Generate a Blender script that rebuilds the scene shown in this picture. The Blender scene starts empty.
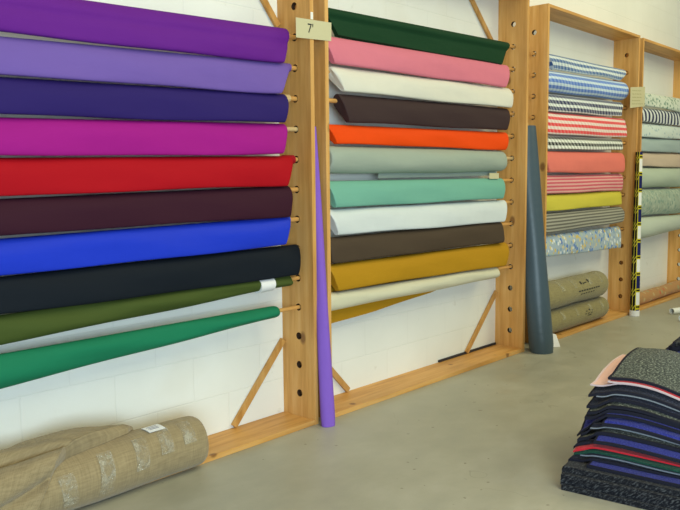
import bpy, bmesh, math, random
from mathutils import Vector, Matrix
random.seed(7)
PI = math.pi
SC = bpy.context.scene
COL = SC.collection

# ------------------------------------------------------------------ camera
def make_camera():
    yaw, pit, rol = 0.8370, 0.0982, -0.0095
    cy, sy, cp, sp = math.cos(yaw), math.sin(yaw), math.cos(pit), math.sin(pit)
    F = Vector((sy*cp, cy*cp, -sp)); R = Vector((cy, -sy, 0)); U = R.cross(F)
    R2 = R*math.cos(rol) + U*math.sin(rol); U2 = -R*math.sin(rol) + U*math.cos(rol)
    cd = bpy.data.cameras.new('camera'); cd.sensor_width = 36; cd.lens = 765.6/680*36
    cd.clip_start = .05; cd.clip_end = 60
    c = bpy.data.objects.new('camera', cd); COL.objects.link(c)
    M = Matrix((R2, U2, -F)).transposed().to_4x4(); M.translation = Vector((0, -2.7588, 1.2167))
    c.matrix_world = M
    SC.camera = c
make_camera()

# ------------------------------------------------------------------ light
w = bpy.data.worlds.new('world'); SC.world = w; w.use_nodes = True
bg = w.node_tree.nodes['Background']; bg.inputs[0].default_value = (1.0, .97, .86, 1); bg.inputs[1].default_value = .20

def area(name, loc, target, sx, sy, power, color):
    d = bpy.data.lights.new(name, 'AREA'); d.shape = 'RECTANGLE'; d.size = sx; d.size_y = sy
    d.energy = power; d.color = color
    o = bpy.data.objects.new(name, d); COL.objects.link(o); o.location = loc
    o.rotation_euler = (Vector(target)-Vector(loc)).to_track_quat('-Z', 'Y').to_euler()
    return o
# daylight through the open loading door behind and to the left of the viewer
area('door_daylight', (-1.8, -6.4, 1.3), (2.2, 0, .1), 3.6, 2.2, 380, (.70, .90, 1.0))
# rows of fluorescent tubes under the ceiling
area('ceiling_tubes', (2.0, -3.6, 4.2), (2.0, -1.9, 0), 1.6, 4.0, 112, (1.0, .94, .58))
area('ceiling_tubes', (6.6, -3.4, 4.2), (6.6, -1.7, 0), 1.6, 4.0, 128, (1.0, .96, .56))

vs = SC.view_settings; vs.view_transform = 'Standard'; vs.look = 'None'; vs.exposure = 0.0; vs.gamma = 1; vs.use_curve_mapping = False

# ------------------------------------------------------------------ helpers
def link(name, bm, m, parent=None, smooth=False, sharp=None):
    me = bpy.data.meshes.new(name)
    bmesh.ops.recalc_face_normals(bm, faces=bm.faces[:])
    if smooth:
        for f in bm.faces: f.smooth = True
    if sharp:
        for e in bm.edges:
            if len(e.link_faces) == 2 and e.calc_face_angle(0) > math.radians(sharp): e.smooth = False
    bm.to_mesh(me); bm.free()
    o = bpy.data.objects.new(name, me); COL.objects.link(o)
    if m:
        for x in (m if isinstance(m, (list, tuple)) else [m]): me.materials.append(x)
    if parent:
        o.parent = parent
        o.matrix_parent_inverse = Matrix.Translation(-parent.location)
    return o
def thing(name, label, cat, loc, group=None):
    o = bpy.data.objects.new(name, None); COL.objects.link(o); o.location = loc
    o.empty_display_size = .1
    o['label'] = label; o['category'] = cat
    if group: o['group'] = group
    return o
def tag(o, label, cat, group=None):
    o['label'] = label; o['category'] = cat
    if group: o['group'] = group
    return o
def struct(name, bm, m, **k):
    o = link(name, bm, m, **k); o['kind'] = 'structure'; return o
def add_box(bm, x0, x1, y0, y1, z0, z1, bev=0):
    r = bmesh.ops.create_cube(bm, size=1)
    for v in r['verts']:
        v.co = Vector(((x0+x1)/2+v.co.x*(x1-x0), (y0+y1)/2+v.co.y*(y1-y0), (z0+z1)/2+v.co.z*(z1-z0)))
    if bev:
        es = list({e for v in r['verts'] for e in v.link_edges})
        bmesh.ops.bevel(bm, geom=es, offset=bev, segments=2, affect='EDGES', profile=.5)
def add_tube(bm, p0, p1, r0, r1=None, n=16, caps=True):
    r1 = r0 if r1 is None else r1
    p0, p1 = Vector(p0), Vector(p1); d = (p1-p0).normalized()
    a = d.orthogonal().normalized(); b = d.cross(a)
    A = [bm.verts.new(p0+(a*math.cos(2*PI*i/n)+b*math.sin(2*PI*i/n))*r0) for i in range(n)]
    B = [bm.verts.new(p1+(a*math.cos(2*PI*i/n)+b*math.sin(2*PI*i/n))*r1) for i in range(n)]
    for i in range(n): bm.faces.new((A[i], A[(i+1) % n], B[(i+1) % n], B[i]))
    if caps: bm.faces.new(A[::-1]); bm.faces.new(B)
def text_mesh(name, body, size, m, parent, loc, rot, ext=.0004):
    cu = bpy.data.curves.new(name, 'FONT'); cu.body = body; cu.size = size; cu.extrude = ext
    cu.align_x = 'CENTER'; cu.align_y = 'CENTER'
    t = bpy.data.objects.new(name, cu); COL.objects.link(t)
    dg = bpy.context.evaluated_depsgraph_get()
    me = bpy.data.meshes.new_from_object(t.evaluated_get(dg))
    bpy.data.objects.remove(t)
    T = Matrix.Translation(loc) @ rot.to_4x4()
    me.transform(T)
    o = bpy.data.objects.new(name, me); COL.objects.link(o); me.materials.clear(); me.materials.append(m)
    if parent:
        o.parent = parent; o.matrix_parent_inverse = Matrix.Translation(-parent.location)
    return o

# ------------------------------------------------------------------ node helpers
def mat(name, col=(.5, .5, .5), rough=.7, spec=.3, sheen=0, metallic=0):
    m = bpy.data.materials.new(name); m.use_nodes = True
    b = m.node_tree.nodes['Principled BSDF']
    b.inputs['Base Color'].default_value = (*col, 1); b.inputs['Roughness'].default_value = rough
    b.inputs['Specular IOR Level'].default_value = spec; b.inputs['Metallic'].default_value = metallic
    if sheen:
        b.inputs['Sheen Weight'].default_value = sheen; b.inputs['Sheen Roughness'].default_value = .5
    return m
def N(m, typ, **k):
    n = m.node_tree.nodes.new(typ)
    for a, v in k.items(): setattr(n, a, v)
    return n
def L(m, a, b): m.node_tree.links.new(a, b)
def P(m): return m.node_tree.nodes['Principled BSDF']
def math_n(m, op, a, b=None, c=None):
    n = N(m, 'ShaderNodeMath', operation=op)
    for i, x in enumerate((a, b, c)):
        if x is None: continue
        if hasattr(x, 'is_output'): L(m, x, n.inputs[i])
        else: n.inputs[i].default_value = x
    return n.outputs[0]
def mapped(m, src='Object', scale=(1, 1, 1), loc=(0, 0, 0)):
    tc = N(m, 'ShaderNodeTexCoord'); mp = N(m, 'ShaderNodeMapping')
    mp.inputs['Scale'].default_value = scale; mp.inputs['Location'].default_value = loc
    L(m, tc.outputs[src], mp.inputs[0]); return mp.outputs[0]
def noise(m, vec, scale, detail=3, rough=.5):
    n = N(m, 'ShaderNodeTexNoise'); n.inputs['Scale'].default_value = scale
    n.inputs['Detail'].default_value = detail; n.inputs['Roughness'].default_value = rough
    L(m, vec, n.inputs['Vector']); return n.outputs['Fac']
def ramp(m, fac, stops):
    r = N(m, 'ShaderNodeValToRGB'); e = r.color_ramp.elements
    while len(e) > 1: e.remove(e[0])
    e[0].position = stops[0][0]; e[0].color = (*stops[0][1], 1)
    for p, c in stops[1:]:
        x = e.new(p); x.color = (*c, 1)
    L(m, fac, r.inputs[0]); return r.outputs[0]
def mix(m, fac, a, b, mode='MIX'):
    n = N(m, 'ShaderNodeMix', data_type='RGBA', blend_type=mode)
    for i, x in ((0, fac), (6, a), (7, b)):
        if hasattr(x, 'is_output'): L(m, x, n.inputs[i])
        elif i == 0: n.inputs[0].default_value = x
        else: n.inputs[i].default_value = (*x, 1)
    return n.outputs[2]
def bump(m, h, strength=.3, dist=.01, prev=None):
    b = N(m, 'ShaderNodeBump'); b.inputs['Strength'].default_value = strength; b.inputs['Distance'].default_value = dist
    L(m, h, b.inputs['Height'])
    if prev: L(m, prev, b.inputs['Normal'])
    L(m, b.outputs[0], P(m).inputs['Normal']); return b.outputs[0]
def scl(c, k): return tuple(min(1, x*k) for x in c)

# ------------------------------------------------------------------ materials
def wall_material():
    m = mat('painted_block_wall', (.8, .8, .76), .6, .25)
    tc = N(m, 'ShaderNodeTexCoord'); sp = N(m, 'ShaderNodeSeparateXYZ'); L(m, tc.outputs['Object'], sp.inputs[0])
    cb = N(m, 'ShaderNodeCombineXYZ'); L(m, math_n(m, 'ADD', sp.outputs[0], -.0745), cb.inputs[0]); L(m, sp.outputs[2], cb.inputs[1])
    br = N(m, 'ShaderNodeTexBrick'); L(m, cb.outputs[0], br.inputs['Vector'])
    br.inputs['Scale'].default_value = 1; br.inputs['Brick Width'].default_value = .4064; br.inputs['Row Height'].default_value = .2032
    br.inputs['Mortar Size'].default_value = .0035; br.inputs['Mortar Smooth'].default_value = .6
    br.inputs['Color1'].default_value = br.inputs['Color2'].default_value = (1, 1, 1, 1); br.inputs['Mortar'].default_value = (0, 0, 0, 1)
    v = tc.outputs['Object']
    n1 = noise(m, v, 1.6, 4); n2 = noise(m, v, 60, 3); n3 = noise(m, v, 7, 5, .6)
    base = ramp(m, n1, [(.3, (.77, .775, .735)), (.6, (.83, .835, .80)), (.8, (.78, .765, .70))])
    base = mix(m, math_n(m, 'MULTIPLY', br.outputs['Fac'], .10), base, (.50, .50, .47))
    # grey scuffs
    sc = ramp(m, n3, [(.69, (0, 0, 0)), (.74, (1, 1, 1))])
    base = mix(m, math_n(m, 'MULTIPLY', sc, .25), base, (.42, .38, .30))
    L(m, base, P(m).inputs['Base Color'])
    b1 = bump(m, n2, .12, .004)
    bump(m, br.outputs['Color'], .35, .004, b1)
    return m
def floor_material():
    m = mat('worn_concrete_floor', (.4, .4, .35), .42, .35)
    v = mapped(m); v2 = mapped(m, scale=(1, 1.6, 1))
    n1 = noise(m, v, 1.1, 6, .6); n2 = noise(m, v2, 5, 6, .65); n3 = noise(m, v, 90, 3)
    c = ramp(m, n1, [(.28, (.315, .315, .265)), (.5, (.395, .39, .32)), (.72, (.47, .465, .40))])
    c = mix(m, .3, c, ramp(m, n2, [(.3, (.27, .275, .24)), (.5, (.39, .385, .325)), (.7, (.52, .51, .46))]))
    vor = N(m, 'ShaderNodeTexVoronoi', feature='DISTANCE_TO_EDGE'); vor.inputs['Scale'].default_value = .55
    dv = N(m, 'ShaderNodeVectorMath', operation='ADD'); nz = N(m, 'ShaderNodeTexNoise'); nz.inputs['Scale'].default_value = 3
    L(m, v, nz.inputs['Vector']); L(m, v, dv.inputs[0]); L(m, nz.outputs['Color'], dv.inputs[1]); L(m, dv.outputs[0], vor.inputs['Vector'])
    crack = math_n(m, 'LESS_THAN', vor.outputs['Distance'], .0022)
    crack = math_n(m, 'MULTIPLY', crack, math_n(m, 'GREATER_THAN', noise(m, v, 1.4, 1), .58))
    c = mix(m, math_n(m, 'MULTIPLY', crack, .2), c, (.12, .10, .07))
    sp = ramp(m, noise(m, v, 26, 1, .3), [(.76, (0, 0, 0)), (.78, (1, 1, 1))])
    c = mix(m, math_n(m, 'MULTIPLY', sp, .5), c, (.10, .08, .05))
    L(m, c, P(m).inputs['Base Color'])
    L(m, ramp(m, n2, [(.3, (.34,)*3), (.7, (.55,)*3)]), P(m).inputs['Roughness'])
    bump(m, n3, .08, .003)
    return m
def wood_material(name, axis, dark=1.0):
    m = mat(name, (.6, .4, .2), .5, .3)
    s = [7, 7, 7]; s[axis] = .55
    v = mapped(m, scale=tuple(s)); g = noise(m, v, 3.2, 5, .6)
    s2 = [1, 1, 1]; s2[axis] = .35
    v2 = mapped(m, scale=tuple(s2)); big = noise(m, v2, 6, 2)
    c = ramp(m, g, [(.3, scl((.49, .235, .055), dark)), (.5, scl((.65, .345, .100), dark)), (.7, scl((.73, .43, .155), dark))])
    c = mix(m, math_n(m, 'MULTIPLY', ramp(m, big, [(.45, (0,)*3), (.65, (1,)*3)]), .35), c, scl((.42, .22, .075), dark))
    # knots
    vk = mapped(m, scale=(4.2, 4.2, 4.2)) if axis != 2 else mapped(m, scale=(4.2, 4.2, 2.6))
    vo = N(m, 'ShaderNodeTexVoronoi'); vo.inputs['Scale'].default_value = 1.0; L(m, vk, vo.inputs['Vector'])
    kn = ramp(m, vo.outputs['Distance'], [(.06, (1,)*3), (.105, (0,)*3)])
    c = mix(m, math_n(m, 'MULTIPLY', kn, .75), c, scl((.16, .06, .02), dark))
    L(m, c, P(m).inputs['Base Color'])
    bump(m, g, .08, .003)
    return m
WALL = wall_material(); FLOOR = floor_material()
WOOD_Z = wood_material('pine_upright', 2); WOOD_X = wood_material('pine_shelf', 0)
WOOD_D = wood_material('pine_brace', 2, .85)
BORE = mat('wood_painted_hole_shade', (.045, .022, .010), .8)  # hole walls coloured near black to paint in the shade inside
DOWEL = mat('dowel_wood', (.62, .33, .10), .5); DOWEL2 = mat('pale_cardboard_tube', (.62, .45, .22), .7)
DARKGAP = mat('painted_gap_shadow', (.035, .03, .035), .8)  # shadow colour for the gap at the wall foot
PAPER = mat('white_paper', (.78, .78, .80), .6); CARD = mat('buff_card', (.56, .52, .33), .7); INK = mat('black_ink', (.02, .02, .02), .6)
TAPE_W = mat('white_tape', (.8, .8, .78), .5)

def cloth(name, col, rough=.75, weave=900, var=.06, sheen=0, spec=.13):
    m = mat(name, col, rough, spec, sheen)
    P(m).inputs['Sheen Tint'].default_value = (*scl(col, 1.0), 1)
    tc = N(m, 'ShaderNodeTexCoord'); v = tc.outputs['UV']
    n = noise(m, v, 14, 3); nf = noise(m, v, weave*.35, 2)
    c = mix(m, math_n(m, 'MULTIPLY', n, .6), scl(col, 1-var), scl(col, 1+var))
    L(m, mix(m, math_n(m, 'MULTIPLY', nf, .35), c, scl(col, .72)), P(m).inputs['Base Color'])
    b = bump(m, nf, .15, .001)
    mp = mapped(m, 'UV', (3, 10, 1)); bump(m, noise(m, mp, 2.0, 3), .25, .012, b)
    return m
def uvsep(m):
    tc = N(m, 'ShaderNodeTexCoord'); s = N(m, 'ShaderNodeSeparateXYZ'); L(m, tc.outputs['UV'], s.inputs[0])
    return s.outputs[0], s.outputs[1], tc.outputs['UV']
def square(m, x, period, duty=.5, off=0):
    f = math_n(m, 'FRACT', math_n(m, 'DIVIDE', math_n(m, 'ADD', x, off+50.0), period))
    return math_n(m, 'LESS_THAN', f, duty)
def gingham(name, c1, c2, p=.028, pv=.05, duty=.5, k=.3):
    """rows running along the roll, broken up by small slanting blocks"""
    m = mat(name, c1, .75, .2, .1); u, v, uv = uvsep(m)
    a = square(m, math_n(m, 'ADD', u, math_n(m, 'MULTIPLY', v, .9)), p, .5); b = square(m, v, pv, duty)
    f = math_n(m, 'ADD', math_n(m, 'MULTIPLY', a, k), math_n(m, 'MULTIPLY', b, 1-k))
    L(m, mix(m, f, c2, c1), P(m).inputs['Base Color']); bump(m, noise(m, uv, 300, 2), .15, .001); return m
def ribs(name, c1, c2, p=.012, duty=.5, axis=1):
    m = mat(name, c1, .75, .2, .1); u, v, uv = uvsep(m)
    a = square(m, (u, v)[axis], p, duty)
    L(m, mix(m, a, c2, c1), P(m).inputs['Base Color']); bump(m, a, .3, .002); return m
def blotch(name, base, cols, scale=60, thr=.45):
    m = mat(name, base, .75, .2, .1); u, v, uv = uvsep(m)
    vo = N(m, 'ShaderNodeTexVoronoi'); vo.inputs['Scale'].default_value = scale; L(m, uv, vo.inputs['Vector'])
    sep = N(m, 'ShaderNodeSeparateColor'); L(m, vo.outputs['Color'], sep.inputs[0])
    st = []; k = len(cols)
    rr = N(m, 'ShaderNodeValToRGB'); rr.color_ramp.interpolation = 'CONSTANT'
    e = rr.color_ramp.elements
    e[0].position = 0; e[0].color = (*cols[0], 1); e[1].position = 1/k; e[1].color = (*cols[min(1, k-1)], 1)
    for i in range(2, k):
        x = e.new(i/k); x.color = (*cols[i], 1)
    L(m, sep.outputs[0], rr.inputs[0])
    dot = math_n(m, 'LESS_THAN', vo.outputs['Distance'], thr)
    L(m, mix(m, dot, base, rr.outputs[0]), P(m).inputs['Base Color'])
    bump(m, noise(m, uv, 200, 2), .1, .001); return m
def burlap_material(name, col, col2):
    m = mat(name, col, .85, .15, .2); u, v, uv = uvsep(m)
    tc = N(m, 'ShaderNodeTexCoord')
    n1 = noise(m, tc.outputs['Object'], 9, 5, .6)
    wv = N(m, 'ShaderNodeTexWave', wave_type='BANDS', bands_direction='X'); wv.inputs['Scale'].default_value = 70; wv.inputs['Distortion'].default_value = 1.5; L(m, uv, wv.inputs['Vector'])
    w2 = N(m, 'ShaderNodeTexWave', wave_type='BANDS', bands_direction='Y'); w2.inputs['Scale'].default_value = 70; w2.inputs['Distortion'].default_value = 1.5; L(m, uv, w2.inputs['Vector'])
    h = math_n(m, 'MULTIPLY', math_n(m, 'ADD', wv.outputs['Fac'], w2.outputs['Fac']), .5)
    c = mix(m, n1, scl(col, .8), col2)
    c = mix(m, math_n(m, 'MULTIPLY', math_n(m, 'SUBTRACT', 1.0, h), .45), c, scl(col, .5))
    ta = noise(m, mapped(m, 'UV', (12, 160, 1)), 1.0, 3, .6); tb = noise(m, mapped(m, 'UV', (160, 12, 1)), 1.0, 3, .6)
    thr = ramp(m, math_n(m, 'MULTIPLY', math_n(m, 'ADD', ta, tb), .5), [(.38, (0,)*3), (.60, (1,)*3)])
    c = mix(m, math_n(m, 'MULTIPLY', thr, .55), scl(col, .72), mix(m, .5, c, scl(col2, 1.35)))
    L(m, c, P(m).inputs['Base Color'])
    b = bump(m, h, .4, .002); bump(m, n1, .3, .01, b); return m

# ------------------------------------------------------------------ setting
bm = bmesh.new(); add_box(bm, -5, 14, -9, .052, -.1, 0); struct('floor', bm, FLOOR)
bm = bmesh.new(); add_box(bm, -5, 14, .052, .25, -.1, 4.4); struct('wall_back', bm, WALL)
bm = bmesh.new(); add_box(bm, 4.06, 4.77,   .040, .0519, .0265, .040); struct('shadow_gap_strip_1', bm, DARKGAP)  # added dark strip, stands for the shadowed gap behind the bottom board

# ------------------------------------------------------------------ racks
YF, YB = -.171, .0515
HOLEY = -.066
def board_with_holes(name, x0, x1, z0, z1, holes, m, parent):
    """upright board, drilled right through"""
    r = .0185
    bm = bmesh.new()
    ys0, ys1 = YF, YB; hy = HOLEY; hw = .03
    # cells: strip with holes is built cell by cell round each hole
    def quad(x, pts): return [bm.verts.new((x, y, z)) for y, z in pts]
    zc = [z0]
    for h in holes: zc += [h-hw, h+hw]
    zc.append(z1)
    def face2(pts):
        a = quad(x0, pts); b = quad(x1, pts); bm.faces.new(a); bm.faces.new(b[::-1])
    for i in range(len(zc)-1):
        a, b = zc[i], zc[i+1]
        face2([(ys0, a), (hy-hw, a), (hy-hw, b), (ys0, b)])
        face2([(hy+hw, a), (ys1, a), (ys1, b), (hy+hw, b)])
        if i % 2 == 0: face2([(hy-hw, a), (hy+hw, a), (hy+hw, b), (hy-hw, b)])
        else:
            h = (a+b)/2; ring = []; sq = []
            for k in range(16):
                t = 2*PI*k/16+PI/4; c, s = math.cos(t), math.sin(t); q = max(abs(c), abs(s))
                ring.append((hy+r*c, h+r*s)); sq.append((hy+hw*c/q, h+hw*s/q))
            for X, fl in ((x0, 1), (x1, 0)):
                A = quad(X, ring); B = quad(X, sq)
                for k in range(16):
                    f = (A[k], A[(k+1) % 16], B[(k+1) % 16], B[k]); bm.faces.new(f if fl else f[::-1])
            A = quad(x0, ring); B = quad(x1, ring)
            for k in range(16): bm.faces.new((A[k], A[(k+1) % 16], B[(k+1) % 16], B[k])).material_index = 1
        for Y in (ys0, ys1):
            bm.faces.new([bm.verts.new(c) for c in ((x0, Y, a), (x1, Y, a), (x1, Y, b), (x0, Y, b))])
    for Z in (z0, z1):
        for ya, yb in ((ys0, hy-hw), (hy-hw, hy+hw), (hy+hw, ys1)):
            bm.faces.new([bm.verts.new(c) for c in ((x0, ya, Z), (x1, ya, Z), (x1, yb, Z), (x0, yb, Z))])
    bmesh.ops.remove_doubles(bm, verts=bm.verts[:], dist=1e-5)
    return link(name, bm, [m, BORE], parent)
def brace(parent, p0, p1, wd=.031, th=.016):
    """flat strip against the wall from (x,z) to (x,z)"""
    bm = bmesh.new(); a = Vector((p0[0], 0, p0[1])); b = Vector((p1[0], 0, p1[1])); d = (b-a).normalized()
    n = Vector((-d.z, 0, d.x))*wd/2
    y0, y1 = YB-.004-th, YB-.004
    V = [bm.verts.new((c.x, y, c.z)) for y in (y0, y1) for c in (a-n, a+n, b+n, b-n)]
    for f in ((0, 1, 2, 3), (7, 6, 5, 4), (0, 4, 5, 1), (1, 5, 6, 2), (2, 6, 7, 3), (3, 7, 4, 0)): bm.faces.new([V[i] for i in f])
    return link('brace', bm, WOOD_D, parent)
HOLES = {2.672: (.144, .1466), 4.775: (.142, .1513), 6.745: (.150, .1515), 8.27: (.150, .1515),
         .72: (.171, .1375), 2.80: (.167, .1450), 5.095: (.158, .1490), 6.865: (.158, .1490)}
def rod_z(x, i):
    a, b = HOLES[x]; return a+b*i
def rack(label, xl, xr, top, braces, T=.025):
    """xl, xr: inner faces of the two uprights"""
    t = thing('storage_rack', label, 'rack', ((xl+xr)/2, -.076, 0), 'pine fabric racks along the wall')
    for x_, xa in ((xl, xl-T), (xr, xr)):
        hs = [h for h in (rod_z(x_, i) for i in range(16)) if h < top-.06]
        board_with_holes('post', xa, xa+T, 0, top, hs, WOOD_Z, t)
    bm = bmesh.new(); add_box(bm, xl+.0005, xr-.0005, YF, YB, 0.0005, .025, .0015); link('bottom_board', bm, WOOD_X, t)
    bm = bmesh.new(); add_box(bm, xl+.0005, xr-.0005, YF, YB, top-.022, top, .0015); link('top_board', bm, WOOD_X, t)
    for a, b in braces: brace(t, a, b)
    return t
rack('pine rack nearest the left edge holding purple, red, blue and green cloth', .72, 2.672, 2.46,
     [((2.662, .405), (2.325, .035)), ((2.662, 1.97), (2.30, 2.41)), ((.74, .385), (1.09, .035)), ((.74, 1.97), (1.09, 2.41))])
rack('pine rack in the middle holding dark green, pink, orange, mint and gold cloth', 2.80, 4.775, 2.46,
     [((2.815, .385), (3.16, .035)), ((4.764, .41), (4.38, .035)), ((4.764, 2.06), (4.36, 2.43)), ((2.815, 2.0), (3.2, 2.43))])
rack('narrower pine rack with checked cloth above two burlap rolls', 5.095, 6.745, 2.43, [])
rack('pine rack farthest right holding pale floral and striped cloth', 6.865, 8.27, 2.42, [])

# ------------------------------------------------------------------ fabric rolls
def profile(style, n=44):
    """closed outline: list of (w, t): w sideways (-1 front .. 1 back), t 0 top .. 1 bottom"""
    pts = []
    for k in range(n):
        a = 2*PI*k/n
        c, s = math.cos(a), math.sin(a)          # c: up; s < 0 is the front
        if style == 'round' or style == 'flap': w_, t = abs(s), (1-c)/2
        else:
            e = .9 if c > 0 else .42
            t = (1-math.copysign(abs(c)**(1 if c > 0 else .75), c))/2
            q = max(0, (t-.35)/.65); cen = .58*q*q*(3-2*q)
            w_ = abs(s)**e
            if s < 0:
                w_ = w_*(.80+.20*t-cen)+cen
                if style == 'crease': w_ *= 1-.16*math.exp(-((t-.44)/.09)**2)
                pts.append((-w_, t))
            else: pts.append((w_*(.64-.34*q)-cen, t))
            continue
        if style == 'flap':
            if t < .40: w_ = .56*math.sqrt(max(0, 1-((t-.2)/.2)**2))
            if s < 0: w_ = max(w_ if t < .40 else 0, .30+.10*t if t > .25 else 0)
            elif t >= .40: w_ = .05
            if t > .97: w_ = .15 if s < 0 else .1
            if t < .002: w_ = 0
        pts.append((math.copysign(w_, s) if abs(s) > 1e-9 else 0.0, t))
    return pts
def loft(name, rows, uvs, m, parent, cap=True, smooth=True, closed=True):
    bm = bmesh.new(); uvl = bm.loops.layers.uv.new('UVMap')
    V = [[bm.verts.new(p) for p in r] for r in rows]
    nr, nc = len(rows), len(rows[0])
    for i in range(nr-1):
        for j in range(nc if closed else nc-1):
            j2 = (j+1) % nc
            try: f = bm.faces.new((V[i][j], V[i+1][j], V[i+1][j2], V[i][j2]))
            except ValueError: continue
            f.smooth = smooth
            us = [uvs(i, j), uvs(i+1, j), uvs(i+1, j+1), uvs(i, j+1)]
            for lp, u in zip(f.loops, us): lp[uvl].uv = u
    if cap and closed:
        for i in (0, nr-1):
            c = sum((Vector(p) for p in rows[i]), Vector())/nc
            cv = bm.verts.new(c)
            for j in range(nc):
                f = bm.faces.new((V[i][j], V[i][(j+1) % nc], cv)); f.smooth = False
                for lp in f.loops: lp[uvl].uv = (lp.vert.co.y, lp.vert.co.z)
    bmesh.ops.recalc_face_normals(bm, faces=bm.faces[:])
    for e in bm.edges:
        if len(e.link_faces) == 2 and e.calc_face_angle(0) > math.radians(55): e.smooth = False
    me = bpy.data.meshes.new(name); bm.to_mesh(me); bm.free()
    o = bpy.data.objects.new(name, me); COL.objects.link(o); me.materials.append(m)
    if parent: o.parent = parent; o.matrix_parent_inverse = Matrix.Translation(-parent.location)
    return o
def cloth_mesh(name, x0, x1, zt, zb, yc, half, style, m, parent, slant=.03, seed=0, wob=.003, nx=44, lslant=None, rnd=.006):
    rd = random.Random(seed); pr = profile(style); n = len(pr)
    ph = [rd.uniform(0, 6.28) for _ in range(6)]
    lslant = slant if lslant is None else lslant
    rows = []; arc = [0]
    H0 = zt[0]-zb[0]
    for k in range(1, n+1):
        a, b = pr[k-1], pr[k % n]; arc.append(arc[-1]+math.hypot((a[0]-b[0])*half, (a[1]-b[1])*H0))
    # fine rings near the ends for a rounded edge
    ss = [0, .0, .3, .7, 1]; xs = []
    L_ = x1-x0
    ts = [0, .002, .006, .012] + [.012+(.976)*i/(nx-1) for i in range(1, nx-1)] + [.988, .994, .998, 1]
    us = []
    for q, t in enumerate(ts):
        row = []
        dend = min(t, 1-t)*L_
        sh = 1 if dend >= rnd else (.93 if rnd < .01 else .80)+(.07 if rnd < .01 else .20)*math.sqrt(max(0, 1-(1-dend/rnd)**2))
        a_t = zt[0]+(zt[1]-zt[0])*t; a_b = zb[0]+(zb[1]-zb[0])*t
        sag = wob*math.sin(3.1*t*L_+ph[0]) + wob*.7*math.sin(7.3*t*L_+ph[1])
        a_b += sag*.8; zc = (a_t+a_b)/2
        for (wv, tv) in pr:
            x = x0+L_*t
            tt = max(0, (tv-.12)/.88)
            if t > .5: x -= slant*tt*((t-.5)/.5)**8
            else: x += lslant*tt*((.5-t)/.5)**8
            z = a_t+(a_b-a_t)*tv
            y = yc+half*wv
            y += wob*1.3*math.sin(5*x+ph[2]+tv*3)*abs(wv) + wob*.8*math.sin(11*x+ph[3]-tv*5)*abs(wv)
            z = zc+(z-zc)*sh; y = yc+(y-yc)*sh
            row.append((x, y, z))
        rows.append(row); us.append(x0+L_*t)
    return loft(name, rows, lambda i, j: (us[i], arc[j]), m, parent)
def fabric_roll(label, m, x0, x1, zt, zb, rod, post, style='sag', half=.052, slant=.03, seed=0, group=None,
                yc=None, wob=.003, band=None, core=None, dmat=DOWEL, dr=.0115, rnd=.006, lslant=None, cat='fabric roll', over=.02):
    """rod: height of the dowel; post: inner faces (xl, xr) of the uprights it passes into"""
    xc = (x0+x1)/2; yc = HOLEY-.012 if yc is None else yc
    if rod:
        a_, b_ = HOLES[post[1]]; k_ = round((rod+.006-a_-.006)/b_); rod = rod_z(post[1], k_); rodl = rod_z(post[0], k_)
        rl = lambda x: rodl+(rod-rodl)*(x-post[0])/(post[1]-post[0])
        zt = (max(zt[0], rl(x0)+dr+.006), max(zt[1], rl(x1)+dr+.006))
    if style in ('sag', 'crease', 'flap') and zb[0] > .60 and half > .045 and not band: zb = (zb[0]+.004, zb[1]-.007)
    t = thing('fabric_roll', label, cat, (xc, yc, (zb[0]+zb[1])/2), group)
    cloth_mesh('fabric', x0, x1, zt, zb, yc, half, style, m, t, slant, seed, wob, rnd=rnd, lslant=lslant)
    if rod:
        bm = bmesh.new(); add_tube(bm, (post[0]-over, HOLEY, rl(post[0]-over)), (post[1]+.02, HOLEY, rl(post[1]+.02)), dr, n=14)
        link('dowel', bm, dmat, t, smooth=True, sharp=40)
    if core:   # end of the tube or of the inner turns showing beyond the cloth
        bm = bmesh.new(); add_tube(bm, (x1-.03, HOLEY, rl(x1-.03)), (x1+core[0], HOLEY, rl(x1+core[0])), core[1], n=18); link('core_tube', bm, core[2], t, smooth=True, sharp=40)
    if band:
        a, b = band; L_ = x1-x0
        f = lambda p, x: p[0]+(p[1]-p[0])*(x-x0)/L_
        pr = profile(style); rows = []
        for x in (a, a, (a+b)/2, b, b):
            k = .5 if (len(rows) in (0, 4)) else 1.07
            T_, B_ = f(zt, x), f(zb, x); c = (T_+B_)/2
            rows.append([(x, yc+(half*wv)*k, c+((T_+(B_-T_)*tv)-c)*k) for wv, tv in pr])
        o = loft('paper_band', rows, lambda i, j: (i*.05, j*.01), PAPER, t, cap=False); o['label'] = 'white paper band'
    return t

P1 = (.72, 2.672); P2 = (2.80, 4.775); P3 = (5.095, 6.745); P4 = (6.865, 8.27)
G1 = 'solid coloured cloth rolls in the left rack'
def ext(x_a, a, x_b, b, x): return a+(b-a)*(x-x_a)/(x_b-x_a)
def R1(label, col, zl, zr, x1, bl, br, rod, **k):
    """zl/zr: top heights at x=1.2 and at the right end; bl/br: bottoms"""
    x0 = .79
    fabric_roll(label, cloth('cloth_'+label.split(' cloth')[0].replace(' ', '_'), col, k.pop('rough', .7)), x0, x1,
                (ext(1.2, zl, x1, zr, x0), zr), (ext(1.2, bl, x1, br, x0), br), rod, P1, group=G1, **k)
R1('royal purple cloth roll at the top of the left rack', (.135, .016, .27), 1.882, 1.932, 2.592, 1.726, 1.771, 1.90, seed=1, slant=.045, style='crease', half=.058)
R1('lavender purple cloth roll directly under the royal purple one', (.175, .105, .42), 1.716, 1.757, 2.601, 1.581, 1.629, 1.75, seed=2, slant=.075, core=(.03, .020, cloth('lavender_core', (.175, .105, .42))))
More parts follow.
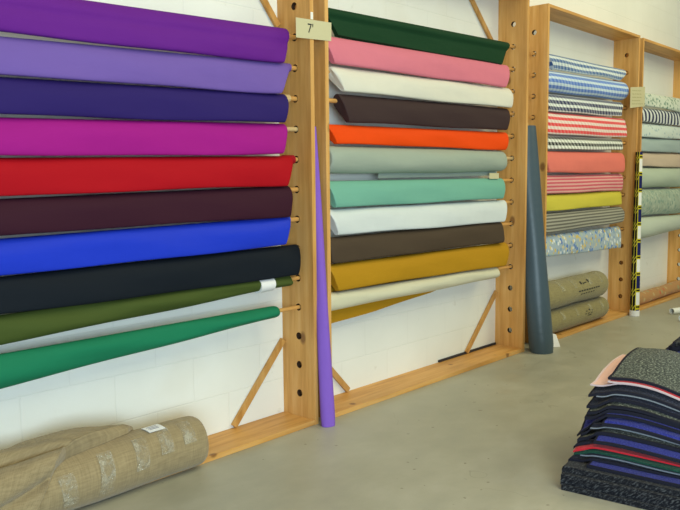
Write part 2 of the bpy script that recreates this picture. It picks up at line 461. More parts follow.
R1('dark navy violet cloth roll above the magenta one', (.026, .014, .135), 1.580, 1.617, 2.58, 1.449, 1.494, 1.60, seed=3, slant=.03, core=(.045, .019, DOWEL2))
R1('bright magenta cloth roll between navy and red ones', (.36, .010, .25), 1.443, 1.485, 2.575, 1.309, 1.345, 1.45, seed=4, slant=.045, dmat=DOWEL2)
R1('bright red cloth roll under the magenta one', (.42, .004, .012), 1.303, 1.330, 2.61, 1.169, 1.196, 1.30, seed=5, slant=.05, core=(.038, .022, cloth('red_core', (.38, .01, .02))))
R1('dark maroon cloth roll between red and blue ones', (.040, .009, .022), 1.161, 1.190, 2.595, 1.031, 1.050, 1.15, seed=6, slant=.02)
R1('bright royal blue cloth roll under the maroon one', (.014, .042, .58), 1.022, 1.042, 2.585, .895, .912, 1.00+.02, seed=7, slant=.045, rough=.5, core=(.022, .022, cloth('blue_core', (.025, .07, .55))))
R1('black cloth roll above the olive green one', (.007, .011, .018), .888, .902, 2.65, .757, .760, .88, seed=8, slant=.03)
R1('olive green cloth roll with a white paper band near its end', (.062, .090, .020), .752, .757, 2.592, .652, .697, .74, seed=9, slant=.0, half=.036, style='round', wob=.005, band=(2.385, 2.475), dr=.010)
R1('emerald green cloth roll, lowest in the left rack', (.012, .19, .095), .613, .614, 2.505, .495, .555, .595, seed=10, slant=.0, half=.036, style='round', wob=.004, dr=.010, rnd=.02)

G2 = 'solid coloured cloth rolls in the middle rack'
def R2(label, col, x1, zt, zb, rod, x0=2.862, m=None, **k):
    fabric_roll(label, m or cloth('cloth_'+label.split(' cloth')[0].replace(' ', '_'), col, k.pop('rough', .7)), x0, x1, zt, zb, rod, P2, group=G2, **k)
R2('dark bottle green cloth roll at the top of the middle rack', (.007, .045, .018), 4.66, (2.075, 2.098), (1.937, 1.968), 2.07, style='flap', half=.055, slant=.09, seed=11)
R2('pink cloth roll under the dark green one', (.70, .20, .28), 4.655, (1.934, 1.957), (1.795, 1.823), 1.94, slant=.07, seed=12, x0=2.83)
R2('cream white cloth roll between the pink and dark brown ones', (.74, .72, .64), 4.69, (1.790, 1.815), (1.660, 1.695), 1.79, slant=.01, seed=13, rnd=.02, x0=2.90, lslant=.07)
R2('dark chocolate brown cloth roll above the orange one', (.048, .028, .030), 4.66, (1.655, 1.685), (1.505, 1.546), 1.66, slant=.05, seed=14, x0=2.955, core=(.03, .02, DOWEL))
R2('bright orange cloth roll in the middle rack', (.85, .072, .004), 4.65, (1.497, 1.525), (1.393, 1.412), 1.50, slant=.05, half=.048, seed=15)
R2('pale grey green plump cloth roll with rounded end', (.36, .42, .36), 4.61, (1.390, 1.402), (1.247, 1.258), 1.35, slant=.0, style='round', half=.062, rnd=.05, seed=16, dmat=DOWEL2)
R2('mint green cloth roll above the white one', (.18, .44, .35), 4.60, (1.210, 1.216), (1.072, 1.085), 1.20, slant=.03, seed=17)
R2('snow white cloth roll under the mint one', (.68, .73, .75), 4.645, (1.066, 1.068), (.927, .930), 1.05, slant=.05, seed=18)
R2('taupe brown cloth roll above the gold one', (.075, .052, .035), 4.60, (.920, .925), (.786, .790), .905, slant=.01, seed=19, rnd=.03)
R2('mustard gold cloth roll in the middle rack', (.46, .24, .012), 4.665, (.780, .776), (.640, .630), .755, slant=.05, seed=20)
R2('thin cream cloth roll, lowest in the middle rack', (.66, .63, .47), 4.545, (.632, .620), (.535, .543), .59, slant=.0, style='round', half=.044, rnd=.012, seed=21, dr=.010)
def find(lab):
    return [o for o in COL.objects if o.get('label', '').startswith(lab)][0]
def sheet(name, parent, m, pts_top, pts_bot, y, th=.003, n=24, wob=.004, seed=0):
    """hanging flap: outline between two polylines in (x,z), same x list"""
    rd = random.Random(seed); ph = rd.uniform(0, 6)
    xs = [p[0] for p in pts_top]
    def it(pts, x):
        for a, b in zip(pts, pts[1:]):
            if a[0] <= x <= b[0]: return a[1]+(b[1]-a[1])*(x-a[0])/(b[0]-a[0])
        return pts[-1][1]
    rows = []
    for i in range(n+1):
        x = xs[0]+(xs[-1]-xs[0])*i/n; a, b = it(pts_top, x), it(pts_bot, x); r = []
        for k in range(6):
            t = k/5; r.append((x, y+wob*math.sin(9*x+ph+2*t)*t-th/2, a+(b-a)*t))
        for k in range(5, -1, -1):
            t = k/5; r.append((x, y+wob*math.sin(9*x+ph+2*t)*t+th/2, a+(b-a)*t))
        rows.append(r)
    return loft(name, rows, lambda i, j: (xs[0]+i*.05, j*.02), m, parent)
g = find('mustard gold'); gm = bpy.data.materials['cloth_mustard_gold']
sheet('loose_flap', g, gm, [(2.865, .66), (4.25, .655)], [(2.865, .450), (3.3, .472), (3.85, .515), (4.25, .575)], -.030)
g = find('pale grey green'); sheet('loose_flap', g, cloth('grey_flap', (.30, .36, .33)), [(3.3, 1.27), (4.56, 1.275)], [(3.3, 1.222), (4.56, 1.235)], -.07)
bm = bmesh.new(); add_box(bm, 4.41, 4.53, -.1095, -.108, 1.212, 1.250)
o = link('cloth_tag', bm, CARD, find('mint green')); o['label'] = 'small buff paper tag'

G3 = 'patterned cloth rolls in the third rack'
def R3(label, m, x1, zt, zb, rod, x0=5.15, **k):
    x1 -= .04
    fabric_roll(label, m, x0, x1, zt, zb, rod, P3, group=G3, over=.055, **k)
BLUE = (.10, .20, .48)
R3('blue and white checked cloth roll at the top of the third rack', gingham('blue_white_check', (.05, .13, .34), (.74, .80, .80), .055, .046, .5, .30), 6.65, (2.110, 2.135), (1.992, 2.045), 2.10, seed=31, slant=.13, half=.058, wob=.006)
R3('light blue gingham cloth roll, second from the top of its rack', gingham('light_blue_gingham', (.09, .20, .62), (.62, .74, .84), .055, .046, .55, .25), 6.67, (1.990, 2.030), (1.835, 1.878), 1.97, seed=32, slant=.0, style='round', half=.066, rnd=.04, wob=.004)
R3('navy and white checked cloth roll above the red striped one', gingham('navy_white_check', (.005, .008, .08), (.78, .82, .80), .055, .046, .55, .32), 6.62, (1.825, 1.855), (1.700, 1.732), 1.80, seed=33, slant=.06, half=.055, wob=.005)
R3('red and white checked cloth roll in the third rack', gingham('red_white_check', (.75, .025, .035), (.80, .70, .66), .055, .046, .5, .22), 6.68, (1.700, 1.720), (1.532, 1.558), 1.68, seed=34, slant=.02, half=.060, wob=.004)
R3('black and white houndstooth cloth roll above the coral one', gingham('black_white_check', (.004, .006, .006), (.82, .84, .78), .055, .046, .5, .36), 6.63, (1.527, 1.545), (1.420, 1.448), 1.50, seed=35, slant=.02, half=.050, wob=.004)
R3('plain coral pink plump cloth roll in the third rack', cloth('coral_cloth', (.78, .20, .16)), 6.68, (1.411, 1.428), (1.247, 1.262), 1.36, seed=36, slant=.06, half=.066, rnd=.05)
R3('rose pink finely ribbed cloth roll above the yellow one', ribs('rose_ribs', (.58, .09, .13), (.70, .36, .33), .026), 6.67, (1.236, 1.247), (1.095, 1.105), 1.20, seed=37, slant=.04, rnd=.03)
R3('plain yellow cloth roll between pink and grey ones', cloth('yellow_cloth', (.62, .54, .07)), 6.64, (1.089, 1.100), (.968, .980), 1.05, seed=38, slant=.01, rnd=.04)
R3('grey ribbed cloth roll under the yellow one', ribs('grey_ribs', (.12, .115, .095), (.34, .33, .27), .026), 6.68, (.953, .960), (.800, .835), .91, seed=39, slant=.01, half=.06, rnd=.05)
R3('floral cloth roll in blue, yellow and white above the burlap', blotch('small_floral', (.34, .42, .50), [(.08, .18, .50), (.60, .44, .10), (.66, .70, .72), (.20, .32, .48), (.62, .52, .26), (.40, .48, .40)], 34, .48), 6.64, (.786, .790), (.632, .606), .755, seed=40, slant=.02, half=.050)

G4 = 'pale cloth rolls in the farthest right rack'
def R4(label, m, zt, zb, rod, **k):
    k.setdefault('half', .056)
    fabric_roll(label, m, 6.91, 8.21, zt, zb, rod, P4, group=G4, **k)
R4('green and white sprigged cloth roll at the top of the far right rack', blotch('sprigged', (.62, .68, .60), [(.10, .22, .16), (.66, .70, .62), (.22, .34, .28)], 34, .42), (1.975, 1.995), (1.850, 1.866), 1.95, seed=51, wob=.006)
R4('navy and white broad striped cloth roll in the far right rack', ribs('navy_bands', (.010, .014, .07), (.66, .70, .70), .085, .5, 0), (1.835, 1.862), (1.706, 1.722), 1.80, seed=52)
R4('pale blue dotted cloth roll under the navy striped one', blotch('blue_dots', (.60, .68, .66), [(.30, .42, .50), (.60, .66, .60)], 26, .3), (1.700, 1.718), (1.572, 1.594), 1.66, seed=53)
R4('plain grey blue cloth roll above the beige one', cloth('greyblue_cloth', (.38, .47, .48)), (1.568, 1.590), (1.440, 1.455), 1.53, seed=54)
R4('plain pinkish beige cloth roll in the far right rack', cloth('beige_cloth', (.60, .48, .38)), (1.436, 1.450), (1.306, 1.312), 1.40, seed=55)
R4('thick plain pale green cloth roll under the beige one', cloth('palegreen_cloth', (.48, .56, .46)), (1.298, 1.308), (1.115, 1.110), 1.21, seed=56, style='round', half=.075)
R4('thick mottled grey green cloth roll in the far right rack', blotch('mottled_green', (.34, .42, .34), [(.22, .32, .27), (.44, .50, .40), (.30, .36, .28)], 30, .5), (1.103, 1.095), (.862, .840), .98, seed=57, style='round', half=.080)
R4('thick greenish white cloth roll, lowest hanging in the far right rack', cloth('palewhite_cloth', (.54, .60, .52)), (.846, .828), (.640, .675), .75, seed=58, style='round', half=.078)

# ------------------------------------------------------------------ solid cylinders lying on the boards
BURLAP = burlap_material('burlap', (.36, .275, .150), (.44, .345, .20)); BURLAP_G = burlap_material('burlap_olive', (.29, .24, .10), (.38, .33, .15))
def tapefilm(name, col):
    m = mat(name, col, .25, .6)
    v = mapped(m); n = noise(m, v, 45, 4, .7); L(m, ramp(m, n, [(.42, (.05,)*3), (.6, (.6,)*3)]), P(m).inputs['Roughness'])
    L(m, ramp(m, noise(m, v, 22, 4, .7), [(.45, (.08,)*3), (.66, (.62,)*3)]), P(m).inputs['Alpha']); bump(m, n, 1.0, .02); return m
TAPE = tapefilm('packing_tape', (.66, .60, .46)); TAPE_G = tapefilm('packing_tape_olive', (.66, .62, .42))
def lying_roll(name, label, cat, m, x0, x1, yc, zc, R, seed=0, wob=.006, rfun=None, group=None, flat=None, nx=50, n=40):
    rd = random.Random(seed); ph = [rd.uniform(0, 6.28) for _ in range(5)]
    t = thing(name, label, cat, ((x0+x1)/2, yc, zc-R), group)
    def surf(x, a, k=0):
        """a from +z towards the front (-y)"""
        r = R if rfun is None else rfun(x, a)
        r += wob*(math.sin(6*x+2*a+ph[0])*.5+math.sin(13*x-a+ph[1])*.35+math.sin(3*a+ph[2]+4*x)*.4)
        e = min(x-x0, x1-x); 
        if e < .035: r *= .86+.14*math.sqrt(max(0, 1-(1-e/.035)**2))
        r += k
        y, z = yc-r*math.sin(a), zc+r*math.cos(a)
        if flat: y, z = flat(y, z, k)
        return (x, y, z)
    ts = [0, .003, .01, .02]+[.02+.96*i/nx for i in range(1, nx)]+[.98, .99, .997, 1]
    rows = [[surf(x0+(x1-x0)*q, 2*PI*j/n) for j in range(n)] for q in ts]
    loft('cloth', rows, lambda i, j: (x0+(x1-x0)*ts[i], 2*PI*R*j/n), m, t)
    return t, surf
def strip_on(t, surf, name, m, x, wd, a0, a1, k=.003, skew=0, n=20, lab=None):
    rows = []
    for i in range(n+1):
        a = a0+(a1-a0)*i/n; xx = x+skew*i/n
        top = [surf(xx+wd*(s-.5), a, k) for s in (0, .25, .5, .75, 1)]
        bot = [surf(xx+wd*(s-.5), a, k-.002) for s in (1, .75, .5, .25, 0)]
        rows.append(top+bot)
    o = loft(name, rows, lambda i, j: (i*.01, j*.01), m, t)
    if lab: o['label'] = lab
    return o

# the big burlap roll, sagging over the front edge of the left rack's bottom board
def R_big(x, a):
    r = .104+.010*max(0, min(1, (1.95-x)/.5))
    return r
def flat_big(y, z, k):
    if y > -.174 and z < .0275: z = .0275
    if z < .004: z = .004
    if y > .045: y = .045
    return y, z
bt, bs = lying_roll('burlap_roll', 'large tan burlap roll slumped on the bottom board of the left rack', 'burlap roll', BURLAP,
                    .80, 1.955, -.150, .113, .11, 61, .005, R_big, None, flat_big)
# loose outer turn with a folded hem
TH = [(-90, 1.70), (-40, 1.70), (0, 1.63), (15, 1.50), (28, 1.33), (45, 1.27), (70, 1.22), (95, 1.17), (120, 1.10), (150, 1.04)]
def xe(a):
    d = math.degrees(a)
    for p, q in zip(TH, TH[1:]):
        if p[0] <= d <= q[0]: return p[1]+(q[1]-p[1])*(d-p[0])/(q[0]-p[0])
    return TH[-1][1]
rows = []; na, nx2 = 190, 90
def lump(x, a):
    hx = math.exp(-((x-1.40)/.24)**2)*.050+.035*max(0, min(1, (1.50-x)/.4))
    f = max(0, math.cos((a-.1)*.85))**1.2
    dx, ds = 1.42-x, (a-.55)*.13
    ph = math.atan2(ds, max(dx, .001)); rr = min(1, math.hypot(dx, ds)/.22)
    cre = 0
    for pk, wd, dp in ((-.12, .06, -.034), (.10, .10, .018), (.30, .05, -.032), (.50, .10, .014), (.72, .05, -.022), (-.45, .12, -.010)):
        cre += dp*math.exp(-((ph-pk)/wd)**2)
    cre += .004*math.sin(5*a+14*x)
    return max(.005, .014+hx*f+cre*rr)
def shell(x, a, k): 
    p = bs(x, a, lump(x, a)+k); return p
for j in range(na+1):
    a = math.radians(-85+230*j/na); E_ = xe(a)
    out = []
    for i in range(nx2+1):
        s = i/nx2; x = .815+(E_-.815)*s
        hem = .011*math.exp(-((E_-x)/.020)**2)
        p = bs(x, a, max(.004, (lump(x, a)*(1 if s < .97 else (1-s)/.03*.7+.3))+hem)); out.append(p)
    inn = [bs(.815+(E_-.815)*i/nx2, a, .0015) for i in range(nx2, -1, -1)]
    rows.append(out+inn)
o = loft('loose_cloth', rows, lambda i, j: (.8+j*.009, i*.0032), BURLAP, bt)
o['label'] = 'loose folded outer turn of burlap'
for x, a0, a1, sk in ((1.30, 58, 118, .02), (1.47, 38, 120, -.01), (1.63, 30, 95, -.01), (1.745, 22, 78, -.005), (1.855, 20, 72, 0)):
    strip_on(bt, bs, 'packing_tape', TAPE, x, .060, math.radians(a0), math.radians(a1), .0045, sk)
o = strip_on(bt, bs, 'paper_label', PAPER, 1.72, .075, math.radians(4), math.radians(26), .0065, .01); o['label'] = 'small white paper label'
for q in (9, 14, 18):
    strip_on(bt, bs, 'label_print', mat('grey_print', (.25, .26, .34), .6), 1.717+q*.0004, .045, math.radians(q), math.radians(q+1.6), .0072)

# two burlap rolls stacked in the third rack
G5 = 'two stacked olive burlap rolls in the third rack'
lt, ls = lying_roll('burlap_roll', 'lower of two stacked olive burlap rolls in the third rack', 'burlap roll', BURLAP_G, 5.13, 6.27, -.078, .120, .093, 62, .004, None, G5, lambda y, z, k: (min(y, .045), max(z, .026)))
ut, us_ = lying_roll('burlap_roll', 'upper of two stacked olive burlap rolls, with dark printed marks', 'burlap roll', BURLAP_G, 5.13, 6.22, -.078, .325, .107, 63, .004, None, G5, lambda y, z, k: (min(y, .045), z))
for x in (5.38, 5.60, 5.86, 6.08): strip_on(ut, us_, 'packing_tape', TAPE_G, x, .055, math.radians(15), math.radians(70), .003)
for x in (5.42, 5.66, 5.90, 6.12): strip_on(lt, ls, 'packing_tape', TAPE_G, x, .045, math.radians(38), math.radians(80), .003)
def strokes(t, surf, L_, w=.012):
    for x, dx, a, da in L_:
        strip_on(t, surf, 'printed_mark', INK, x, max(w, dx), math.radians(a), math.radians(a+da), .0025, 0, 4)
strokes(ut, us_, [(5.70, .02, 46, 14), (5.735, .012, 54, 8), (5.77, .035, 54, 4), (5.83, .022, 44, 14), (5.815, .02, 46, 3), (5.86, .014, 56, 5)])
strokes(ut, us_, [(5.64+.045*i, .026, 84, 5) for i in range(9)]); strokes(ut, us_, [(5.68+.045*i, .02, 98, 4) for i in range(6)])
strokes(lt, ls, [(5.82, .018, 70, 4), (5.87, .02, 64, 6), (5.92, .018, 70, 4), (5.80, .02, 82, 3), (5.85, .03, 82, 3), (5.90, .02, 82, 3), (5.86, .06, 91, 3)])
# white paper standing between the blue-grey roll and the burlap
# orange patterned roll lying in the far right rack
lying_roll('carpet_roll', 'thin orange and tan patterned roll lying in the far right rack', 'carpet roll',
           blotch('orange_pattern', (.46, .24, .09), [(.50, .15, .06), (.52, .38, .18), (.38, .22, .10), (.36, .34, .16)], 17, .38), 6.90, 8.22, -.085, .083, .056, 64, .003)

# ------------------------------------------------------------------ rolls standing in the gaps
def leaning(name, label, m, p0, p1, r0, r1, n=28, wob=.003, seed=0, nseg=30, foot=True):
    rd = random.Random(seed); ph = [rd.uniform(0, 6.28) for _ in range(4)]
    p0, p1 = Vector(p0), Vector(p1); d = (p1-p0); Ln = d.length; d.normalize()
    a = Vector((1, 0, 0)); a = (a-d*a.dot(d)).normalized(); b = d.cross(a)
    rows = []
    for i in range(nseg+1):
        s = i/nseg; r = r0+(r1-r0)*s
        if i == 0: r *= .93
        row = []
        for j in range(n):
            t = 2*PI*j/n
            rr = r+wob*math.sin(2*t+ph[0]+3*s)+wob*.6*math.sin(3*t+ph[1]+9*s)
            p = p0+d*(Ln*s)+(a*math.cos(t)+b*math.sin(t))*rr
            if i == 0: p.z = .001
            row.append(tuple(p))
        rows.append(row)
    bmless = thing(name, label, 'fabric roll', (p0.x, p0.y, 0))
    loft('cloth', rows, lambda i, j: (2*PI*.08*j/n, Ln*i/nseg), m, bmless)
    return bmless
LIL = cloth('lilac_cloth', (.25, .12, .60))
t = leaning('leaning_fabric_roll', 'narrow lilac purple cloth roll leaning in the gap left of the middle rack', LIL, (2.708, -.226, 0), (2.742, -.115, 1.475), .036, .016, seed=71, wob=.002)
GB = cloth('blue_grey_cloth', (.060, .095, .125), .38, sheen=.1, spec=.4)
t = leaning('leaning_fabric_roll', 'tall dark blue grey cloth roll standing in the gap between racks', GB, (4.865, -.268, 0), (4.925, -.075, 1.57), .088, .078, seed=72, wob=.003)
bm = bmesh.new(); add_tube(bm, (4.9235, -.079, 1.53), (4.926, -.071, 1.60), .03, n=20); link('core_tube', bm, DOWEL2, t, smooth=True, sharp=40)
def plaid():
    m = mat('navy_yellow_plaid', (.02, .02, .08), .7, .12); u, v, uv = uvsep(m)
    gt = lambda x, k: math_n(m, 'GREATER_THAN', x, k)
    ab = lambda x, c, w_: math_n(m, 'LESS_THAN', math_n(m, 'ABSOLUTE', math_n(m, 'SUBTRACT', x, c)), w_)
    blk = square(m, v, .29, .5, .10)
    c = mix(m, blk, (.010, .014, .10), (.76, .76, .74))
    ph = math_n(m, 'FRACT', math_n(m, 'DIVIDE', math_n(m, 'ADD', v, 50.10), .145))
    sep = gt(ph, .78); c = mix(m, sep, c, (.004, .004, .006))
    ye = math_n(m, 'MAXIMUM', ab(ph, .80, .035), ab(ph, .965, .035))
    left = (.004, .004, .008)
    dg = math_n(m, 'MULTIPLY', square(m, math_n(m, 'ADD', v, math_n(m, 'MULTIPLY', u, -.7)), .036, .33), gt(ph, .5))
    c = mix(m, ye, c, (.55, .47, .02))
    lc = mix(m, dg, left, (.50, .42, .04)); lc = mix(m, ab(u, .240, .006), lc, (.50, .42, .04))
    c = mix(m, gt(u, .287), lc, c)
    c = mix(m, math_n(m, 'MAXIMUM', ab(u, .292, .007), ab(u, .412, .010)), c, (.55, .47, .02))
    L(m, c, P(m).inputs['Base Color']); return m
t = leaning('leaning_fabric_roll', 'narrow navy, yellow and white plaid roll against the far right upright', plaid(), (6.668, -.226, .03), (6.705, -.212, 1.43), .040, .028, seed=73, wob=.001)
bm = bmesh.new(); add_tube(bm, (6.667, -.226, .001), (6.668, -.2258, .05), .043, n=24); o = link('end_cap', bm, PAPER, t, smooth=True, sharp=40); o['label'] = 'white end cap'
bm = bmesh.new()
V = [bm.verts.new(c) for c in ((4.99, -.235, .002), (5.09, -.30, .002), (5.10, -.26, .085), (5.00, -.19, .125))]
V2 = [bm.verts.new(v.co+Vector((.002, .003, 0))) for v in V]
bm.faces.new(V); bm.faces.new(V2[::-1])
for i in range(4): bm.faces.new((V[i], V2[i], V2[(i+1) % 4], V[(i+1) % 4]))
tag(link('paper_sheet', bm, PAPER), 'small white paper propped beside the foot of the blue grey roll', 'paper')

# ------------------------------------------------------------------ cards
t = thing('sign_card', 'buff card marked 7 feet between the left and middle racks', 'sign', (2.70, -.174, 1.93))
bm = bmesh.new(); V = [bm.verts.new((x, y, z)) for y in (-.1745, -.173) for x, z in ((2.576, 1.877), (2.817, 1.890), (2.819, 1.978), (2.576, 1.968))]
for f in ((0, 1, 2, 3), (7, 6, 5, 4), (0, 4, 5, 1), (1, 5, 6, 2), (2, 6, 7, 3), (3, 7, 4, 0)): bm.faces.new([V[i] for i in f])
link('card', bm, CARD, t)
FR = Matrix.Rotation(PI/2, 3, 'X')
text_mesh('writing', "7'", .062, INK, t, Vector((2.672, -.1752, 1.928)), FR)
bm = bmesh.new(); add_box(bm, 2.676, 2.692, -.1735, -.1715, 1.975, 2.008); o = link('tape', bm, TAPE_W, t); o['label'] = 'scrap of white tape'
t = thing('sign_card', 'square buff card with faint handwriting between the third and far right racks', 'sign', (6.75, -.174, 1.9))
bm = bmesh.new(); V = [bm.verts.new((x, y, z)) for y in (-.1745, -.173) for x, z in ((6.575, 1.800), (6.90, 1.835), (6.90, 2.005), (6.575, 1.975))]
for f in ((0, 1, 2, 3), (7, 6, 5, 4), (0, 4, 5, 1), (1, 5, 6, 2), (2, 6, 7, 3), (3, 7, 4, 0)): bm.faces.new([V[i] for i in f])
link('card', bm, CARD, t)
bm = bmesh.new(); rd = random.Random(4); PENCIL = mat('faint_pen', (.36, .33, .18), .7)
for r in range(5):
    x = 6.615; z0 = 1.952-.028*r
    while x < 6.855-rd.random()*.06:
        l = rd.uniform(.02, .05); add_box(bm, x, x+l, -.1750, -.1746, z0+.07*(x-6.64)-.003, z0+.07*(x-6.64)+.003); x += l+rd.uniform(.008, .016)
link('writing', bm, PENCIL, t)

# ------------------------------------------------------------------ pile of mats
def rug_mat(name, c1, c2, scale=160, rough=.95):
    m = mat(name, c1, rough, .1, .15); u, v, uv = uvsep(m)
    n = noise(m, uv, scale, 3, .7)
    L(m, ramp(m, n, [(.38, c1), (.50, scl(c1, 1.2)), (.62, c2)]), P(m).inputs['Base Color'])
    bump(m, n, .8, .006); return m
CHAR = rug_mat('charcoal_loop_pile', (.007, .008, .013), (.085, .09, .10), 110)
NAVY = rug_mat('navy_pile', (.006, .008, .028), (.035, .045, .10), 110)
ROYAL = rug_mat('royal_blue_pile', (.015, .022, .22), (.07, .085, .46), 200)
GREYM = rug_mat('mottled_grey_green_pile', (.035, .042, .036), (.26, .29, .24), 100)
GREEN = rug_mat('bottle_green_pile', (.008, .05, .035), (.02, .10, .07), 150)
REDM = mat('red_felt', (.55, .012, .03), .8, .2, .2); PEACH = mat('peach_felt', (.80, .50, .44), .8, .2, .2)
BIND = mat('black_binding', (.014, .015, .028), .7, .2); BINDL = mat('pale_binding', (.22, .25, .30), .7); BIND_R = mat('pinkish_white_binding', (.70, .55, .58), .7)
STACK = []
def under(x, y):
    z = 0
    for f in STACK:
        q = f(x, y)
        if q is not None and q > z: z = q
    return z
def floor_mat(label, m, corner, ang, gap, size=(.55, .85), th=.012, tip=.0, bind=BIND, bw=.010, seed=0, group='mats piled at the right', droop=.0, name='carpet_mat', flat=.0, rag=.002):
    """corner: nearest-left corner (x,y); a runs away from the viewer, b runs to the right; gap: air under the mat"""
    rd = random.Random(seed); ph = [rd.uniform(0, 6.28) for _ in range(3)]
    A = Vector((math.cos(ang), math.sin(ang), 0)); B = Vector((math.sin(ang), -math.cos(ang), 0))
    C0 = Vector((corner[0], corner[1], 0))
    na, nb = 20, 34
    avals = [-.004, 0, bw]+[bw+(size[0]-bw)*(i/na)**1.5 for i in range(1, na+1)]
    bvals = [-.004, 0, bw]+[bw+(size[1]-bw)*(j/nb)**1.4 for j in range(1, nb+1)]
    xy = [[C0+A*a+B*b for b in bvals] for a in avals]
    g = lambda b: flat+(1-flat)*math.exp(-(max(0, b-.20)/.21)**2)*(.8+.2*min(1, max(0, b)/.10))
    base = under(*(C0+A*.06+B*.06).xy)
    H = []
    for i, a in enumerate(avals):
        row = []
        for j, b in enumerate(bvals):
            u0 = under(xy[i][j].x, xy[i][j].y)
            smoothb = min(max(0, a), .06)
            q = C0+A*max(a, .055)+B*max(b, .035)
            ub = under(q.x, q.y)                     # what carries the mat a little way in
            z = ub+gap*g(b)*(.32+.95*min(1, max(0, a)/.34))+.001-tip*max(0, 1-b/.07)**1.6-droop*max(0, 1-max(0, a)/.055)**1.5
            z += rag*math.sin(18*b+ph[0])*.5*(1 if gap else 0)
            row.append(max(z, u0+.0012))
        H.append(row)
    # soften steps
    for _ in range(2):
        H2 = [r[:] for r in H]
        for i in range(len(H)):
            for j in range(1, len(H[0])-1):
                H2[i][j] = max(H[i][j], (H[i][j-1]+2*H[i][j]+H[i][j+1])/4)
        H = H2
    t = thing(name, label, 'mat', (corner[0]+size[0]/2, corner[1]-size[1]/2, base), group)
    def slab(nm, ia, ib, k0, k1, mm):
        bm = bmesh.new(); uvl = bm.loops.layers.uv.new('UVMap')
        def vv(i, j, k): p = xy[i][j]; return bm.verts.new((p.x, p.y, H[i][j]+k))
        T = [[vv(i, j, k1) for j in ib] for i in ia]; Bo = [[vv(i, j, k0) for j in ib] for i in ia]
        n1, n2 = len(ia), len(ib); F = bm.faces.new
        for i in range(n1-1):
            for j in range(n2-1):
                F((T[i][j], T[i+1][j], T[i+1][j+1], T[i][j+1])); F((Bo[i][j+1], Bo[i+1][j+1], Bo[i+1][j], Bo[i][j]))
        for j in range(n2-1):
            F((T[0][j], T[0][j+1], Bo[0][j+1], Bo[0][j])); F((T[-1][j+1], T[-1][j], Bo[-1][j], Bo[-1][j+1]))
        for i in range(n1-1):
            F((T[i+1][0], T[i][0], Bo[i][0], Bo[i+1][0])); F((T[i][-1], T[i+1][-1], Bo[i+1][-1], Bo[i][-1]))
        for f in bm.faces:
            for lp in f.loops: lp[uvl].uv = (lp.vert.co.x+lp.vert.co.z*.7, lp.vert.co.y+lp.vert.co.z)
        return link(nm, bm, mm, t, smooth=True, sharp=40)
    NA, NB = len(avals), len(bvals)
    slab('pile', range(1, NA), range(1, NB), .001, th, m)
    slab('binding', [0, 1, 2], range(0, NB), 0, th+.001, bind)
    slab('binding', range(2, NA), [0, 1, 2], 0, th+.001, bind)
    def top(x, y):
        d = Vector((x, y, 0))-C0; a, b = d.dot(A), d.dot(B)
        if a < -.004 or b < -.004 or a > size[0] or b > size[1]: return None
        def loc(v, arr):
            for k in range(len(arr)-1):
                if arr[k] <= v <= arr[k+1]: return k, (v-arr[k])/(arr[k+1]-arr[k])
            return len(arr)-2, 1.0
        i, fi = loc(a, avals); j, fj = loc(b, bvals)
        return (H[i][j]*(1-fi)*(1-fj)+H[i+1][j]*fi*(1-fj)+H[i][j+1]*(1-fi)*fj+H[i+1][j+1]*fi*fj)+th+.0015
    STACK.append(top)
    return t
PX, PY = 2.725, -1.462
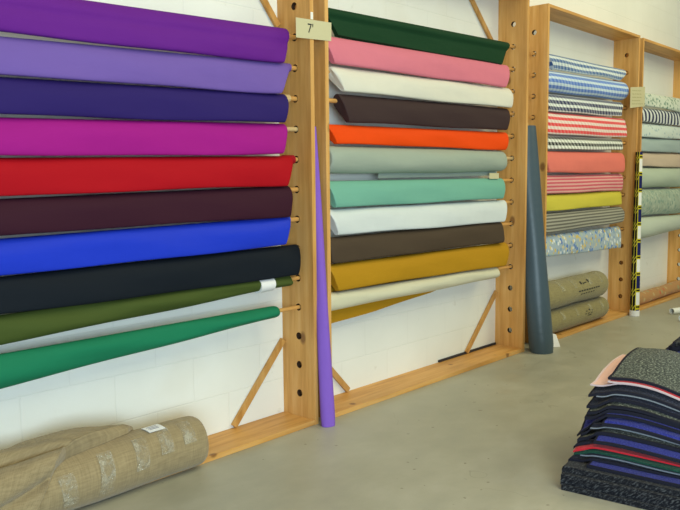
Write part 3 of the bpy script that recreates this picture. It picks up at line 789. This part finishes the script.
mats = [
 # mat, label, dx, dy, ang, gap, th, tip, bind, bw, droop
 (CHAR, 'thick charcoal carpet mat at the bottom of the pile', .000, .000, .10, .0, .020, 0, CHAR, .008, 0),
 (CHAR, 'thick charcoal carpet mat, second from the bottom of the pile', .006, .006, .10, .001, .020, .004, CHAR, .008, 0),
 (CHAR, 'thick charcoal carpet mat, third from the bottom of the pile', .000, .002, .11, .002, .021, .004, CHAR, .008, 0.003),
 (CHAR, 'thick charcoal carpet mat directly under the lowest royal blue one', .016, .006, .10, .003, .021, .008, CHAR, .008, .004),
 (ROYAL, 'royal blue carpet mat lowest in the pile', .050, -.080, .09, .003, .012, .003, BIND, .004, .012),
 (NAVY, 'navy carpet mat whose left corner sticks out above the lowest royal blue one', .085, .016, .11, .010, .010, .030, BIND, .004, .010),
 (CHAR, 'thin pale edged charcoal mat under the bottle green one', .100, -.030, .10, .003, .004, .004, BINDL, .0022, .002),
 (NAVY, 'navy carpet mat directly under the bottle green one', .100, -.010, .10, .004, .010, .010, BIND, .004, .004),
 (GREEN, 'bottle green carpet mat in the pile', .095, -.006, .08, .006, .008, .014, GREEN, .0022, .010),
 (REDM, 'thin red felt mat in the middle of the pile', .095, -.002, .12, .012, .005, .018, REDM, .004, .006),
 (NAVY, 'navy carpet mat right over the thin red felt one', .125, .010, .10, .004, .012, .022, BIND, .006, .004),
 (ROYAL, 'royal blue carpet mat in the middle of the pile', .106, -.080, .10, .003, .012, .003, BIND, .004, .012),
 (GREYM, 'grey mottled carpet mat over the middle royal blue one', .140, .002, .11, .009, .015, .026, BIND, .004, .012),
 (CHAR, 'thin pale edged charcoal mat between the middle and upper royal blue ones', .165, -.040, .10, .003, .004, .004, BINDL, .0022, .002),
 (NAVY, 'navy carpet mat between the grey mottled and upper blue mats', .165, .000, .09, .005, .011, .016, BIND, .004, .008),
 (ROYAL, 'royal blue carpet mat high in the pile', .158, -.090, .10, .003, .012, .003, BIND, .004, .014),
 (ROYAL, 'dark blue carpet mat whose left corner sticks out high in the pile', .180, .022, .12, .009, .010, .036, BIND, .006, .006),
 (CHAR, 'charcoal carpet mat above the blue ones', .200, .000, .12, .007, .015, .008, BIND, .005, .012),
 (GREYM, 'dark flecked carpet mat in the upper pile under a navy one', .205, -.008, .10, .006, .011, .008, BIND, .004, .012),
 (NAVY, 'navy carpet mat fourth from the top of the pile', .225, .004, .10, .006, .012, .008, BIND, .003, .010),
 (CHAR, 'thin pale edged charcoal mat near the top of the pile', .240, -.030, .10, .003, .004, .004, BINDL, .0022, .002),
 (NAVY, 'navy carpet mat just under the peach pink felt', .240, .004, .09, .006, .011, .008, BIND, .005, .010),
]
for i, (m, lab, dx, dy, an, gp, th, tip, bd, bw, dr_) in enumerate(mats):
    floor_mat(lab, m, (PX+dx, PY+dy), an, gp, (.87-dx, .8), th if th > .018 or th < .006 else th*.84, tip, bd, bw, 100+i, droop=dr_)
floor_mat('peach pink felt mat with its left edge showing under the top mat', PEACH, (PX+.275, PY+.012), .10, .004, (.62, .8), .005, .0, BIND_R, .004, 130)
floor_mat('red felt mat just under the mottled grey top mat', REDM, (PX+.275, PY-.062), .10, .0, (.58, .8), .005, .0, BIND_R, .002, 131, droop=.004)
floor_mat('mottled grey green carpet mat on top of the pile', GREYM, (PX+.290, PY-.056), .10, .0, (.58, .8), .009, .002, BIND, .006, 132, droop=.004)
# second pile behind the first, half hidden
STACK = []
labs = {}
for i in range(14):
    m = (CHAR, NAVY, CHAR, CHAR, NAVY, CHAR, CHAR)[i % 7]
    if i == 11: m = ROYAL
    lab = 'royal blue carpet mat near the top of the half hidden pile behind' if m is ROYAL else 'dark carpet mat in the half hidden pile behind the mottled grey top mat'
    floor_mat(lab, m, (4.12+.01*math.sin(i*2.2)+(.03 if i > 11 else 0), -1.335+.008*math.cos(i*1.7)-.012*max(0, i-9)), .06, .001+(.006 if i > 9 else 0), (.5, .7), .021, .05 if i > 11 else 0, BIND, .008, 150+i, group='second pile of mats behind the first')

# tubes on the floor beyond the piles
TUBEW = mat('white_plastic_tube', (.78, .80, .78), .4)
for lab, p, d, r in (('white tube lying on the floor beyond the mats, its end showing at the right edge', (6.93, -.455), (.90, -.35), .028),
                     ('white tube lying nearer the mats, its round end barely showing at the right edge', (6.62, -.64), (.92, -.28), .030)):
    bm = bmesh.new(); a = Vector((p[0], p[1], r+.0005)); D = Vector((d[0], d[1], 0)).normalized()
    add_tube(bm, a, a+D*1.1, r, n=24, caps=False); add_tube(bm, a+D*.001, a+D*1.099, r*.8, n=24, caps=False)
    bmesh.ops.bridge_loops(bm, edges=[e for e in bm.edges if e.is_boundary and (e.verts[0].co-a).length < .1])
    bmesh.ops.bridge_loops(bm, edges=[e for e in bm.edges if e.is_boundary and (e.verts[0].co-a).length > .1])
    tag(link('cardboard_tube', bm, TUBEW, smooth=True, sharp=40), lab, 'tube', 'white tubes on the floor')
